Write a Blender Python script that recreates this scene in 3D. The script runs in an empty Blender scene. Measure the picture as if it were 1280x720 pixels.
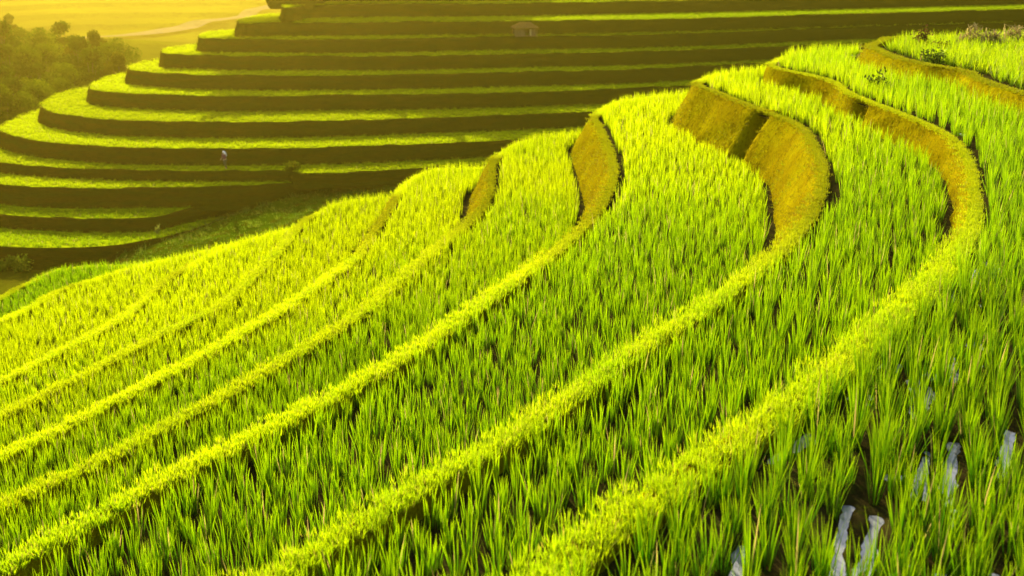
import bpy, bmesh, math, random
import numpy as np
from mathutils import Vector, Matrix, noise
from mathutils.geometry import tessellate_polygon
R = math.radians
rng = np.random.default_rng(7)
random.seed(7)
SC = bpy.context.scene
COL = SC.collection

# ------------------------------------------------------------------ camera, sky, sun, exposure
CZ, F, PITCH = 30.0, 1400.0, R(18.0)
SUN_AZ, SUN_EL = -18.0, 25.5
cam_d = bpy.data.cameras.new('camera'); cam = bpy.data.objects.new('camera', cam_d); COL.objects.link(cam)
cam.location = (0, 0, CZ); cam.rotation_euler = (math.pi/2 - PITCH, 0, 0)
cam_d.sensor_width = 36; cam_d.lens = F/1280*36; cam_d.clip_start = 0.1; cam_d.clip_end = 6000
cam_d.dof.use_dof = True; cam_d.dof.focus_distance = 11.0; cam_d.dof.aperture_fstop = 2.8
SC.camera = cam

w = bpy.data.worlds.new('World'); SC.world = w; w.use_nodes = True
nt = w.node_tree; bg = nt.nodes['Background']
sky = nt.nodes.new('ShaderNodeTexSky'); sky.sky_type = 'NISHITA'; sky.sun_disc = False
sky.sun_elevation = R(SUN_EL); sky.sun_rotation = R(SUN_AZ); sky.dust_density = 3.0; sky.air_density = 1.0
nt.links.new(sky.outputs[0], bg.inputs[0]); bg.inputs[1].default_value = 0.13

sd = Vector((math.sin(R(SUN_AZ))*math.cos(R(SUN_EL)), math.cos(R(SUN_AZ))*math.cos(R(SUN_EL)), math.sin(R(SUN_EL))))
sl = bpy.data.lights.new('sun', 'SUN'); sun = bpy.data.objects.new('sun', sl); COL.objects.link(sun)
sun.rotation_euler = (-sd).to_track_quat('-Z', 'Y').to_euler()
sl.energy = 5.0; sl.angle = R(0.6); sl.color = (1.0, 0.94, 0.70)
SC.view_settings.view_transform = 'Standard'; SC.view_settings.look = 'None'
SC.view_settings.gamma = 1.0; SC.view_settings.use_curve_mapping = False
SC.view_settings.exposure = 1.44
SC.cycles.max_bounces = 8; SC.cycles.transmission_bounces = 6; SC.cycles.diffuse_bounces = 3
SC.cycles.volume_bounces = 0; SC.cycles.use_denoising = True
SC.cycles.sample_clamp_indirect = 6.0
HAZE_DENSITY, HAZE_G = 0.00042, 0.86

# ------------------------------------------------------------------ helpers
def P(px, py, Z):
    """world point seen at photograph pixel (px,py) lying Z metres below the eye"""
    u, v = px-640.0, 360.0-py
    d = np.array([u, F*math.cos(PITCH)+v*math.sin(PITCH), -F*math.sin(PITCH)+v*math.cos(PITCH)])
    return np.array([0, 0, CZ]) + d*(-Z/d[2])
def proj(p):
    x, y, z = p[:, 0], p[:, 1], p[:, 2]-CZ
    dep = y*math.cos(PITCH) - z*math.sin(PITCH); up = y*math.sin(PITCH) + z*math.cos(PITCH)
    dep = np.maximum(dep, .01)
    return 640+F*x/dep, 360-F*up/dep, dep

def tag(o, label=None, cat=None, group=None, kind=None):
    if label: o['label'] = label
    if cat: o['category'] = cat
    if group: o['group'] = group
    if kind: o['kind'] = kind
    return o
def link(o, parent=None):
    COL.objects.link(o)
    if parent: o.parent = parent
    return o
def empty(name, loc, rz=0, s=1.0):
    o = bpy.data.objects.new(name, None); COL.objects.link(o)
    o.location = loc; o.rotation_euler = (0, 0, rz); o.scale = (s, s, s); o.empty_display_size = .2
    return o

def quadmesh(name, V, Fq, mat, col=None, smooth=False, mats=None, midx=None):
    """fast mesh from numpy arrays; Fq (n,4) or (n,3)"""
    m = bpy.data.meshes.new(name)
    V = np.ascontiguousarray(V, dtype=np.float32); Fq = np.ascontiguousarray(Fq, dtype=np.int32)
    n, k = Fq.shape
    m.vertices.add(len(V)); m.vertices.foreach_set('co', V.ravel())
    m.loops.add(n*k); m.loops.foreach_set('vertex_index', Fq.ravel())
    m.polygons.add(n); m.polygons.foreach_set('loop_start', np.arange(0, n*k, k, dtype=np.int32))
    m.polygons.foreach_set('loop_total', np.full(n, k, dtype=np.int32))
    if smooth: m.polygons.foreach_set('use_smooth', np.ones(n, dtype=bool))
    for mm in (mats or [mat]): m.materials.append(mm)
    if midx is not None: m.polygons.foreach_set('material_index', np.asarray(midx, dtype=np.int32))
    m.update(calc_edges=True)
    if col is not None:
        a = m.color_attributes.new('Col', 'FLOAT_COLOR', 'POINT')
        c = np.ones((len(V), 4), dtype=np.float32); c[:, :3] = col
        a.data.foreach_set('color', c.ravel())
    return m

def vnoise(x, y, seed=0):
    """cheap smooth value noise on numpy arrays, 0..1"""
    xi, yi = np.floor(x).astype(np.int64), np.floor(y).astype(np.int64)
    fx, fy = x-xi, y-yi; fx = fx*fx*(3-2*fx); fy = fy*fy*(3-2*fy)
    def h(a, b):
        n = (a*374761393 + b*668265263 + seed*974711) & 0xffffffff
        n = ((n ^ (n >> 13))*1274126177) & 0xffffffff
        return ((n ^ (n >> 16)) & 0xffff)/65535.0
    return (h(xi, yi)*(1-fx)+h(xi+1, yi)*fx)*(1-fy) + (h(xi, yi+1)*(1-fx)+h(xi+1, yi+1)*fx)*fy
def fbm(x, y, seed=0, o=3):
    s, a, t = 0, 1.0, 0
    for i in range(o):
        s = s + a*vnoise(x*2**i, y*2**i, seed+i); t += a; a *= .5
    return s/t

# ------------------------------------------------------------------ materials
def newmat(name):
    m = bpy.data.materials.new(name); m.use_nodes = True
    n = m.node_tree; n.nodes.clear()
    out = n.nodes.new('ShaderNodeOutputMaterial')
    return m, n, out
def leaf_mat(name, trans=0.5, gloss=0.06, rough=.45, tint=(1.0, 1.0, .9)):
    m, n, out = newmat(name); N = n.nodes.new; L = n.links.new
    a = N('ShaderNodeAttribute'); a.attribute_name = 'Col'
    oi = N('ShaderNodeObjectInfo')
    hs = N('ShaderNodeHueSaturation')
    mr = N('ShaderNodeMapRange'); mr.inputs['To Min'].default_value = .88; mr.inputs['To Max'].default_value = 1.12
    L(oi.outputs['Random'], mr.inputs['Value']); L(mr.outputs[0], hs.inputs['Value']); L(a.outputs['Color'], hs.inputs['Color'])
    d = N('ShaderNodeBsdfDiffuse'); t = N('ShaderNodeBsdfTranslucent'); g = N('ShaderNodeBsdfGlossy')
    mul = N('ShaderNodeMix'); mul.data_type = 'RGBA'; mul.blend_type = 'MULTIPLY'; mul.inputs[0].default_value = 1
    mul.inputs[7].default_value = (*tint, 1)
    L(hs.outputs[0], d.inputs[0]); L(hs.outputs[0], mul.inputs[6]); L(mul.outputs[2], t.inputs[0])
    g.inputs['Roughness'].default_value = rough; g.inputs[0].default_value = (.8, .85, .5, 1)
    m1 = N('ShaderNodeMixShader'); m1.inputs[0].default_value = trans; L(d.outputs[0], m1.inputs[1]); L(t.outputs[0], m1.inputs[2])
    m2 = N('ShaderNodeMixShader'); m2.inputs[0].default_value = gloss; L(m1.outputs[0], m2.inputs[1]); L(g.outputs[0], m2.inputs[2])
    L(m2.outputs[0], out.inputs[0]); return m
def ground_mat(name, c1, c2, c3, scale=3.0, stretch=(1, 1, 1), bump=.5, rough=.9, fine=18.0, bdist=.05):
    m, n, out = newmat(name); N = n.nodes.new; L = n.links.new
    tc = N('ShaderNodeTexCoord'); mp = N('ShaderNodeMapping'); mp.inputs['Scale'].default_value = stretch
    L(tc.outputs['Object'], mp.inputs[0])
    n1 = N('ShaderNodeTexNoise'); n1.inputs['Scale'].default_value = scale; n1.inputs['Detail'].default_value = 6
    n2 = N('ShaderNodeTexNoise'); n2.inputs['Scale'].default_value = fine; n2.inputs['Detail'].default_value = 8; n2.inputs['Roughness'].default_value = .7
    L(mp.outputs[0], n1.inputs[0]); L(mp.outputs[0], n2.inputs[0])
    r1 = N('ShaderNodeValToRGB'); e = r1.color_ramp.elements
    e[0].position = .38; e[0].color = (*c1, 1); e[1].position = .62; e[1].color = (*c2, 1)
    r2 = N('ShaderNodeValToRGB'); e = r2.color_ramp.elements; e[0].position = .5; e[0].color = (0, 0, 0, 1); e[1].position = .66; e[1].color = (1, 1, 1, 1)
    L(n1.outputs[0], r1.inputs[0]); L(n2.outputs[0], r2.inputs[0])
    mx = N('ShaderNodeMix'); mx.data_type = 'RGBA'; mx.inputs[7].default_value = (*c3, 1)
    L(r2.outputs[0], mx.inputs[0]); L(r1.outputs[0], mx.inputs[6])
    b = N('ShaderNodeBump'); b.inputs['Strength'].default_value = bump; b.inputs['Distance'].default_value = bdist
    L(n2.outputs[0], b.inputs['Height'])
    p = N('ShaderNodeBsdfDiffuse'); L(mx.outputs[2], p.inputs['Color'])
    L(b.outputs[0], p.inputs['Normal']); L(p.outputs[0], out.inputs[0]); return m
def plain(name, c, rough=.8, spec=.2, bump=0, bscale=20):
    m, n, out = newmat(name); N = n.nodes.new
    p = N('ShaderNodeBsdfPrincipled'); p.inputs['Base Color'].default_value = (*c, 1)
    p.inputs['Roughness'].default_value = rough; p.inputs['Specular IOR Level'].default_value = spec
    tx = N('ShaderNodeTexNoise'); tx.inputs['Scale'].default_value = bscale; tc = N('ShaderNodeTexCoord')
    n.links.new(tc.outputs['Object'], tx.inputs[0])
    if bump:
        b = N('ShaderNodeBump'); b.inputs['Strength'].default_value = bump; b.inputs['Distance'].default_value = .05
        n.links.new(tx.outputs[0], b.inputs['Height']); n.links.new(b.outputs[0], p.inputs['Normal'])
    h = N('ShaderNodeHueSaturation'); h.inputs['Color'].default_value = (*c, 1)
    mr = N('ShaderNodeMapRange'); mr.inputs['To Min'].default_value = .8; mr.inputs['To Max'].default_value = 1.2
    n.links.new(tx.outputs[0], mr.inputs[0]); n.links.new(mr.outputs[0], h.inputs['Value']); n.links.new(h.outputs[0], p.inputs['Base Color'])
    n.links.new(p.outputs[0], out.inputs[0]); return m

M_LEAF = leaf_mat('rice_leaf', .55, .02)
M_BUND = leaf_mat('bund_grass_leaf', .5, .02, .6)
M_FARLEAF = leaf_mat('far_crop_leaf', .5, .0)
M_TREE = leaf_mat('tree_leaf', .5, .0, .5)
M_MUD = ground_mat('paddy_mud', (.022, .016, .004), (.035, .026, .006), (.03, .035, .003), 2.0, rough=1)
M_BANK = ground_mat('mossy_ochre_bank', (.18, .13, .001), (.22, .18, .001), (.10, .07, .001), 1.6, (1, 1, .7), bump=.8, fine=15.0)
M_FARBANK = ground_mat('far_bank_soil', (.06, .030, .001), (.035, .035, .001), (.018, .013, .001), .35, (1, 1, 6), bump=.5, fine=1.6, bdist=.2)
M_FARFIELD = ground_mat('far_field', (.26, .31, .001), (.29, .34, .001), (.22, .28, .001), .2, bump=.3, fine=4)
M_SLOPE = ground_mat('gully_slope_grass', (.035, .065, .001), (.06, .095, .001), (.05, .035, .001), .16, (1, 1, 1), bump=1, fine=.9, bdist=.3)
M_GROUND = ground_mat('valley_grass', (.06, .06, .002), (.10, .10, .002), (.05, .04, .002), .02, bump=.6, fine=.25, bdist=.6)
M_BARK = plain('bark', (.07, .05, .03), .9, .1, .5, 6)
def water_mat():
    m, n, out = newmat('paddy_water'); N = n.nodes.new
    p = N('ShaderNodeBsdfPrincipled'); p.inputs['Base Color'].default_value = (.20, .19, .19, 1)
    p.inputs['Roughness'].default_value = .06; p.inputs['IOR'].default_value = 1.33; p.inputs['Specular IOR Level'].default_value = .9
    tx = N('ShaderNodeTexNoise'); tx.inputs['Scale'].default_value = 14; tc = N('ShaderNodeTexCoord')
    n.links.new(tc.outputs['Object'], tx.inputs[0])
    b = N('ShaderNodeBump'); b.inputs['Strength'].default_value = .25; b.inputs['Distance'].default_value = .01
    n.links.new(tx.outputs[0], b.inputs['Height']); n.links.new(b.outputs[0], p.inputs['Normal'])
    n.links.new(p.outputs[0], out.inputs[0]); return m
M_WATER = water_mat()

def darker_green_to_right(m, c, x0, x1):
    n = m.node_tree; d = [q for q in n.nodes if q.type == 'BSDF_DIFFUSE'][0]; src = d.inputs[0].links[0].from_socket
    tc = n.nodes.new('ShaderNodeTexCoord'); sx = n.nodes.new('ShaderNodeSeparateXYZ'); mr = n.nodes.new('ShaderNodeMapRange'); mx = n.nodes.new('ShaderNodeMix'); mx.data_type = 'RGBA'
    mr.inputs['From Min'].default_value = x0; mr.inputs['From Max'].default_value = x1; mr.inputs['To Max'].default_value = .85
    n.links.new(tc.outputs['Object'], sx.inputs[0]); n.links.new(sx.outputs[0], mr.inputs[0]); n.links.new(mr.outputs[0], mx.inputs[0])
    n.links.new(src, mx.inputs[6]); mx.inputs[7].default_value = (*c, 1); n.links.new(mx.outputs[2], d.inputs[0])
darker_green_to_right(M_FARBANK, (.010, .030, .0004), -45, 30)  # bank colour mixed towards a darker green with rising X

# ------------------------------------------------------------------ contour edges
def catmull(pts, step):
    pts = np.asarray(pts, float); out = []
    for i in range(len(pts)-1):
        p0 = pts[max(i-1, 0)]; p1 = pts[i]; p2 = pts[i+1]; p3 = pts[min(i+2, len(pts)-1)]
        d = np.linalg.norm(p2-p1); n = max(1, int(d/step))
        # centripetal-ish tangents
        d0 = max(np.linalg.norm(p1-p0), 1e-6); d2 = max(np.linalg.norm(p3-p2), 1e-6)
        m1 = ((p1-p0)/d0*d + (p2-p1)*1.0)/2*1.0 if i else (p2-p1)
        m2 = ((p2-p1) + (p3-p2)/d2*d)/2 if i < len(pts)-2 else (p2-p1)
        for k in range(n):
            t = k/n; t2 = t*t; t3 = t2*t
            out.append((2*t3-3*t2+1)*p1 + (t3-2*t2+t)*m1 + (-2*t3+3*t2)*p2 + (t3-t2)*m2)
    out.append(pts[-1]); return np.array(out)
def resample(c, step):
    s = np.r_[0, np.cumsum(np.linalg.norm(np.diff(c, axis=0), axis=1))]
    n = max(2, int(s[-1]/step)); t = np.linspace(0, s[-1], n)
    return np.c_[np.interp(t, s, c[:, 0]), np.interp(t, s, c[:, 1])]
def normals(c, inner):
    """unit outward normals of an open 2D polyline (hillside lies on its right when walked)"""
    t = np.gradient(c, axis=0); t /= np.linalg.norm(t, axis=1)[:, None]+1e-9
    k = 3; tp = np.pad(t, ((k, k), (0, 0)), 'edge'); t = sum(tp[i:i+len(t)] for i in range(2*k+1)); t /= np.linalg.norm(t, axis=1)[:, None]+1e-9
    return np.c_[-t[:, 1], t[:, 0]]          # left side = downhill
def inside(q, poly):
    x, y = q[:, 0], q[:, 1]; r = np.zeros(len(q), bool)
    a = poly; b = np.roll(poly, -1, axis=0)
    for (x1, y1), (x2, y2) in zip(a, b):
        if y1 == y2: continue
        c = ((y1 > y) != (y2 > y)) & (x < (x2-x1)*(y-y1)/(y2-y1)+x1)
        r ^= c
    return r
def dist(q, line):
    """distance of points to polyline, and index of nearest vertex"""
    dm = np.full(len(q), 1e9); im = np.zeros(len(q), int)
    for s in range(0, len(q), 4000):
        d = np.hypot(q[s:s+4000, None, 0]-line[None, :, 0], q[s:s+4000, None, 1]-line[None, :, 1])
        im[s:s+4000] = d.argmin(1); dm[s:s+4000] = d.min(1)
    return dm, im

class Edge: pass
def make_edge(Z, pix, lift, step, ext0, ext1, close):
    e = Edge(); e.Z = Z; e.z = CZ-Z
    w_ = [P(a, b, Z-lift)[:2] for a, b in pix]
    core = catmull(w_, step)
    a = core[0]; pre = [a + np.array(v) for v in ext0][::-1]
    b = core[-1]; post = [b + np.array(v) for v in ext1]
    full = np.vstack([pre, core, post]) if len(pre) else np.vstack([core, post])
    e.line = resample(full, step)
    e.n = normals(e.line, None)
    e.poly = np.vstack([e.line[::max(1, int(.3/step))], close])
    return e

NEAR = [
 # name, Z, pixels (front -> bay -> nose -> back)
 ('A', 2.8, [(640,702),(690,660),(730,632),(790,590),(840,558),(890,525),(940,497),(990,465),(1030,433),(1070,400),(1110,368),(1150,332),(1180,302),(1203,275),(1214,250),(1217,222),(1212,190),(1197,163),(1175,147),(1150,136),(1110,121),(1085,112),(1062,103),(1040,89),(1010,81),(983,76),(965,71),(972,62),(990,57),(1020,54),(1070,52)], .32),
 ('B', 3.12, [(250,720),(320,690),(400,647),(470,604),(530,570),(600,535),(640,511),(690,481),(740,447),(790,415),(840,385),(880,360),(930,325),(965,298),(993,270),(1010,247),(1023,221),(1025,195),(1014,165),(995,141),(965,129),(925,115),(895,103),(872,95),(872,90),(885,83),(910,79),(950,76)], .78),
 ('C', 3.9, [(0,683),(50,653),(100,628),(165,593),(215,568),(260,547),(310,523),(380,490),(450,455),(500,427),(550,395),(600,362),(644,332),(681,306),(711,280),(737,255),(756,227),(764,201),(760,177),(747,148),(741,134),(752,125),(775,115),(800,111),(838,108)], .7),
 ('D', 4.6, [(0,610),(50,587),(100,565),(150,542),(200,515),(250,490),(300,463),(350,435),(400,407),(450,375),(475,355),(512,322),(550,291),(578,269),(599,248),(610,224),(612,200),(616,187),(628,177),(645,168),(662,163),(690,160),(725,157)], .7),
 ('E', 5.3, [(0,552),(50,530),(100,505),(150,481),(200,456),(250,430),(300,402),(350,374),(400,341),(437,315),(462,280),(486,246),(500,222),(512,213),(530,204),(560,199),(595,199)], .7),
 ('F', 6.0, [(0,505),(50,480),(100,456),(150,431),(200,406),(250,383),(290,358),(315,334),(344,306),(365,280),(384,262),(402,251),(420,243),(450,238),(485,236)], .7),
 ('G', 6.7, [(0,465),(50,440),(100,415),(150,388),(187,355),(219,330),(250,311),(285,297),(320,286),(370,272),(410,262)], .7),
 ('H', 7.4, [(0,392),(30,378),(62,358),(95,345),(125,334),(175,320),(215,312),(250,304),(300,292)], .7),
 ('I', 8.3, [(-60,396),(0,363),(31,345),(62,330),(94,324),(120,322),(160,321),(200,316)], 9.0),
]
EX0 = [(-1.5, -1.4), (-12, -11), (-30, -24)]
EX1 = [(1.6, 1.0), (5, 2.6), (60, 22)]
near_edges = []
for i, (nm, Z, pix, h) in enumerate(NEAR):
    lift = .28
    e = make_edge(Z, pix, lift, .11, EX0, EX1, [(90+3*i, -70-3*i), (-40, -60-3*i)])
    e.h = h; e.w = (.42 if nm == 'A' else .62)*h; e.name = nm; near_edges.append(e)
    if nm == 'I': e.w = 11
MARK = {'A': ((1215,250),(968,68)), 'B': ((1000,268),(872,92)), 'C': ((715,276),(741,134)), 'D': ((584,263),(616,187)), 'E': ((455,287),(492,235)),
        'F': ((384,262),(386,261)), 'G': ((215,334),(219,330)), 'H': ((93,346),(95,345)), 'I': ((20,350),(22,349))}
def bund_shape(e):
    s = np.r_[0, np.cumsum(np.linalg.norm(np.diff(e.line, axis=0), axis=1))]
    a, b = (s[dist(np.array([P(*m, e.Z-.28)[:2]]), e.line)[1][0]] for m in MARK[e.name])
    e.bay = np.clip((s-a+2.2)/3.2, 0, 1); e.back = np.clip((s-b+.1)/.7, 0, 1)
    e.bw = np.interp(e.bay, [0, 1], [.18 if e.name == 'A' else .13, .07 if e.name == 'A' else .10])*(1-e.back) + .10*e.back     # width of the bund top
    e.bh = np.interp(e.bay, [0, 1], [.15, .10])*(1-e.back) + .03*e.back
    e.bay = e.bay*(1-e.back)
for e in near_edges: bund_shape(e)
# topmost small terrace at the upper right
zpix = [(1420,150),(1340,130),(1280,116),(1237,103),(1214,94),(1203,87),(1156,79),(1121,71),(1095,61),(1085,56),(1095,51),(1115,45),(1150,44),(1200,44),(1280,40)]
ez = make_edge(2.5, zpix, .1, .11, [(3, -3), (30, -20)], [(6, 1), (40, 8)], [(95, -10), (80, -30)])
ez.h = .3; ez.w = .28; ez.name = 'Z'; ez.bay = np.ones(len(ez.line)); ez.back = ez.bay*0; ez.bw = ez.bay*.16; ez.bh = ez.bay*.08

# ------------------------------------------------------------------ terraces as stacked solid steps
def field_sheet(poly, z):
    tri = tessellate_polygon([[Vector((p[0], p[1], 0)) for p in poly]])
    V = np.c_[poly, np.full(len(poly), z)]
    T = np.array(tri)
    a, b, c = V[T[:, 0]], V[T[:, 1]], V[T[:, 2]]
    cr = np.cross(b-a, c-a)[:, 2]; T[cr < 0] = T[cr < 0][:, ::-1]
    return V, T
def terrace(e, mats, prof, name='terrace', rough=.03, notches=(), label='', seed=0, nscale=1.0):
    """field sheet + bund ridge + bank in one mesh"""
    n = len(e.line); rows = []
    cx, cy = e.line[:, 0], e.line[:, 1]
    for (o, dz, k) in prof:
        nx = (fbm(cx*1.7/nscale+o*3, cy*1.7/nscale+dz*4, seed)-.5)*2*rough*k
        nz = (fbm(cx*2.3/nscale+50, cy*2.3/nscale+o*5+dz*2, seed+9)-.5)*2*rough*k
        if o < 0 and hasattr(e, 'bw'): off = o*e.bw + nx*.4; zz = e.z + dz*e.bh + nz*.4
        elif hasattr(e, 'bw') and dz > 0: off = np.full(n, o) + nx; zz = e.z + dz*e.bh/.12 + nz*.4
        else: off = np.full(n, o) + nx; zz = e.z + dz + nz
        for (qx, qy, wd, dp) in notches:
            g = np.exp(-((cx-qx)**2+(cy-qy)**2)/wd**2)
            if o > -.1: off = off - g*dp*(1 if o > .02 else .5)
        rows.append(np.c_[cx+e.n[:, 0]*off, cy+e.n[:, 1]*off, zz])
    V = np.vstack(rows); r = len(rows); F_ = []; mi = []
    idx = np.arange(n-1)
    for j in range(r-1):
        a = j*n+idx; F_.append(np.c_[a+1, a, a+n, a+n+1])
    Fq = np.vstack(F_)
    me = quadmesh(name, V, Fq, None, mats=[mats[1]], smooth=True)
    Vs, T = field_sheet(e.poly, e.z)
    bm = bmesh.new(); bm.from_mesh(me)
    for f in bm.faces: f.material_index = 1
    vs = [bm.verts.new(v) for v in Vs]
    for t in T:
        try: f = bm.faces.new([vs[i] for i in t]); f.material_index = 0; f.smooth = False
        except ValueError: pass
    me.materials.clear(); me.materials.append(mats[0]); me.materials.append(mats[1])
    bm.to_mesh(me); bm.free()
    o = link(bpy.data.objects.new(name, me)); tag(o, label, 'terrace', kind='structure', group='rice terraces')
    return o
def near_prof(h, w):
    p = [(-1, -.15, 0), (-.85, .4, .6), (-.65, .9, 1), (-.3, 1.0, 1), (0, .10, 1)]
    for j in range(1, 9): p.append((w*(j/8)**.9, .12-(h+.12)*j/8, 1.4))
    p.append((w+.10, -h-.15, 0)); return p
names_near = {
 'A': 'uppermost wet step at lower right with bund path curving up to the right edge',
 'B': 'near step whose ochre bank with a dark cleft curves at right of centre',
 'C': 'near step with narrow ochre bank showing behind its bend at centre',
 'D': 'near step whose bend shows a slim dark foot line above centre',
 'E': 'near step bending left of centre, fifth below the wet one',
 'F': 'lower near step running off the left edge below the person',
 'G': 'low near step at left, its crest meeting the skyline of the spur',
 'H': 'second lowest near step at the left edge',
 'I': 'lowest darker green step of the near spur at left edge'}
n1 = P(957, 137, 3.0); n2 = P(1092, 116, 2.6)
notch = {'B': [(n1[0], n1[1], .15, .8)], 'A': [(n2[0], n2[1], .2, .5)]}
for i, e in enumerate(near_edges):
    if e.name == 'I':
        prof = [(-1, -.1, 0), (-.5, .8, 1), (0, .03, 1), (.5, -.8, 1), (3, -4, 4), (7, -11, 6), (12, -19, 6), (18, -24, 0)]
        terrace(e, (M_MUD, M_SLOPE), prof, label=names_near['I'], seed=90)
    else:
        terrace(e, (M_MUD, M_BANK), near_prof(e.h, e.w), label=names_near[e.name], seed=i*10, notches=notch.get(e.name, ()), rough=.035)
zprof = [(-1, -.1, 0), (-.7, .8, .6), (-.3, 1, 1), (0, .07, 1), (.08, -.03, 1), (.15, -.13, 1.4), (.22, -.24, 1.4), (.34, -.42, 0)]
terrace(ez, (M_MUD, M_BANK), zprof, label='small topmost step with ochre bank at the upper right corner', seed=200)

# water sheet and mud clods on the wet terrace
we = near_edges[0]
wp = np.array([p for p in np.vstack([we.line[::3] - we.n[::3]*(we.bw[::3]+.03+.25*we.bay[::3])[:, None]])])
wpoly = np.vstack([wp, [(60, -40), (-10, -30)]])
Vw, Tw = field_sheet(wpoly, we.z+.022)
wo = link(bpy.data.objects.new('water', quadmesh('water', Vw, Tw, M_WATER))); tag(wo, 'shallow still water between rice rows at lower right', 'water', kind='structure')

FUR = []
for (a1, b1, a2, b2) in ((1049,690,1058,640),(1084,700,1095,655),(1152,600,1158,570),(1186,602,1190,560),(1256,575,1262,545),(923,716,928,692)):
    p, q2 = P(a1, b1, 2.8)[:2], P(a2, b2, 2.8)[:2]; dd_ = (q2-p)/np.linalg.norm(q2-p); p = p-dd_*.28
    FUR.append(np.array([p+(q2-p)*t for t in np.linspace(0, 1, 24)]))
FUR = np.vstack(FUR)
gx_, gy_ = np.meshgrid(np.r_[np.arange(-1, 5.5, .035), np.arange(5.5, 11, .09)], np.r_[np.arange(2.6, 8.5, .035), np.arange(8.5, 25, .09)], indexing='ij'); qq = np.c_[gx_.ravel(), gy_.ravel()]
ok = inside(qq, we.poly) & ~inside(qq, ez.poly); dd, di = dist(qq, we.line); ok &= dd > we.bw[di]*.6
ra_ = qq[:, 0]*math.cos(R(20))-qq[:, 1]*math.sin(R(20)); rb_ = qq[:, 0]*math.sin(R(20))+qq[:, 1]*math.cos(R(20))
zz = we.z + .022 + (fbm(qq[:, 0]*3.8+.4*vnoise(qq[:, 1]*5, qq[:, 0]*5, 3), qq[:, 1]*3.2, 55, 4)-.22)*.12 - .05*np.clip(vnoise(ra_*5.4, rb_*1.5, 66)*5-3.75, 0, 1)
fd = dist(qq, FUR)[0] + .05*(fbm(qq[:, 0]*9, qq[:, 1]*9, 88)-.45); fw = np.clip((fd-.022)/.03, 0, 1); zz = zz*fw+(we.z-.0)*(1-fw)
ny2 = gx_.shape[1]; ix, iy = np.meshgrid(np.arange(gx_.shape[0]-1), np.arange(ny2-1), indexing='ij'); a_ = (ix*ny2+iy).ravel()
Qm = np.c_[a_, a_+ny2, a_+ny2+1, a_+1]; Qm = Qm[ok[Qm].all(1)]
mo = link(bpy.data.objects.new('mud', quadmesh('mud', np.c_[qq, zz], Qm, M_MUD, smooth=True))); tag(mo, 'dark wet mud between the rice rows at lower right', 'mud', kind='structure')

# ------------------------------------------------------------------ rice blades
def blades(pos, H, nb, segs, width, spread, colfn, lean=.30, seed=0):
    """pos (N,3); H (N,). returns verts, quads, colours"""
    g = np.random.default_rng(seed); N = len(pos)
    b = np.repeat(np.arange(N), nb); M = len(b)
    az = g.uniform(0, 2*np.pi, M); r0 = g.uniform(0, 1, M)**.5*spread
    L = H[b]*g.uniform(.55, 1.08, M); ln = np.abs(g.normal(0, lean, M)) + .04
    cv = g.uniform(.0, .11, M); tw = g.normal(0, .7, M)
    ox, oy = np.cos(az), np.sin(az)
    wx, wy = -np.sin(az+tw), np.cos(az+tw)
    wd = width*g.uniform(.7, 1.25, M)
    V = []; C = []
    rnd = g.uniform(0, 1, M)
    for s in range(segs+1):
        t = s/segs
        out = r0 + L*(ln*t + cv*t*t)
        z = L*(t*np.sqrt(np.maximum(.05, 1-np.minimum(ln, .9)**2)) - cv*.35*t**3)
        hw = wd*.5*(0.55+.9*t-1.42*t**2.2) ; hw = np.maximum(hw, wd*.04)
        base = pos[b] + np.c_[ox*out, oy*out, z]
        d = np.c_[wx*hw, wy*hw, np.zeros(M)]
        V.append(base-d); V.append(base+d)
        c = colfn(b, t, rnd); C.append(c); C.append(c)
    S = 2*(segs+1)
    V = np.stack(V, 1).reshape(-1, 3); C = np.stack(C, 1).reshape(-1, 3)
    q = []
    k = np.arange(M)*S
    for s in range(segs): q.append(np.c_[k+2*s, k+2*s+1, k+2*s+3, k+2*s+2])
    Q = np.stack(q, 1).reshape(-1, 4)
    return V, Q, C
def mixc(a, b, t):
    t = np.asarray(t)[..., None]; return np.asarray(a)*(1-t)+np.asarray(b)*t
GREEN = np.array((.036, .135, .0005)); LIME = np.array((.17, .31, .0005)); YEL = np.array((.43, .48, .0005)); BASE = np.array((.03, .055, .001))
def rice_col(yel, g1=GREEN, var=.35):
    def fn(b, t, rnd):
        y = np.clip(yel[b] + (rnd-.5)*var, 0, 1)
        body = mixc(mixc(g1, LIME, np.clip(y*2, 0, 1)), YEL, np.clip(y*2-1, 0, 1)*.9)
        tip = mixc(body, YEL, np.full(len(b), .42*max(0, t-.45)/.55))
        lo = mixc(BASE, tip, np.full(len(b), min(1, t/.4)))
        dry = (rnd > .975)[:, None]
        return np.where(dry, np.array((.33, .24, .06))*np.ones_like(lo), lo)
    return fn

def visible(p, mx=420, top=-80, bot=900):
    px, py, dep = proj(p); return (px > -mx) & (px < 1280+mx) & (py > top) & (py < bot) & (dep > 1.5)

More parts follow.
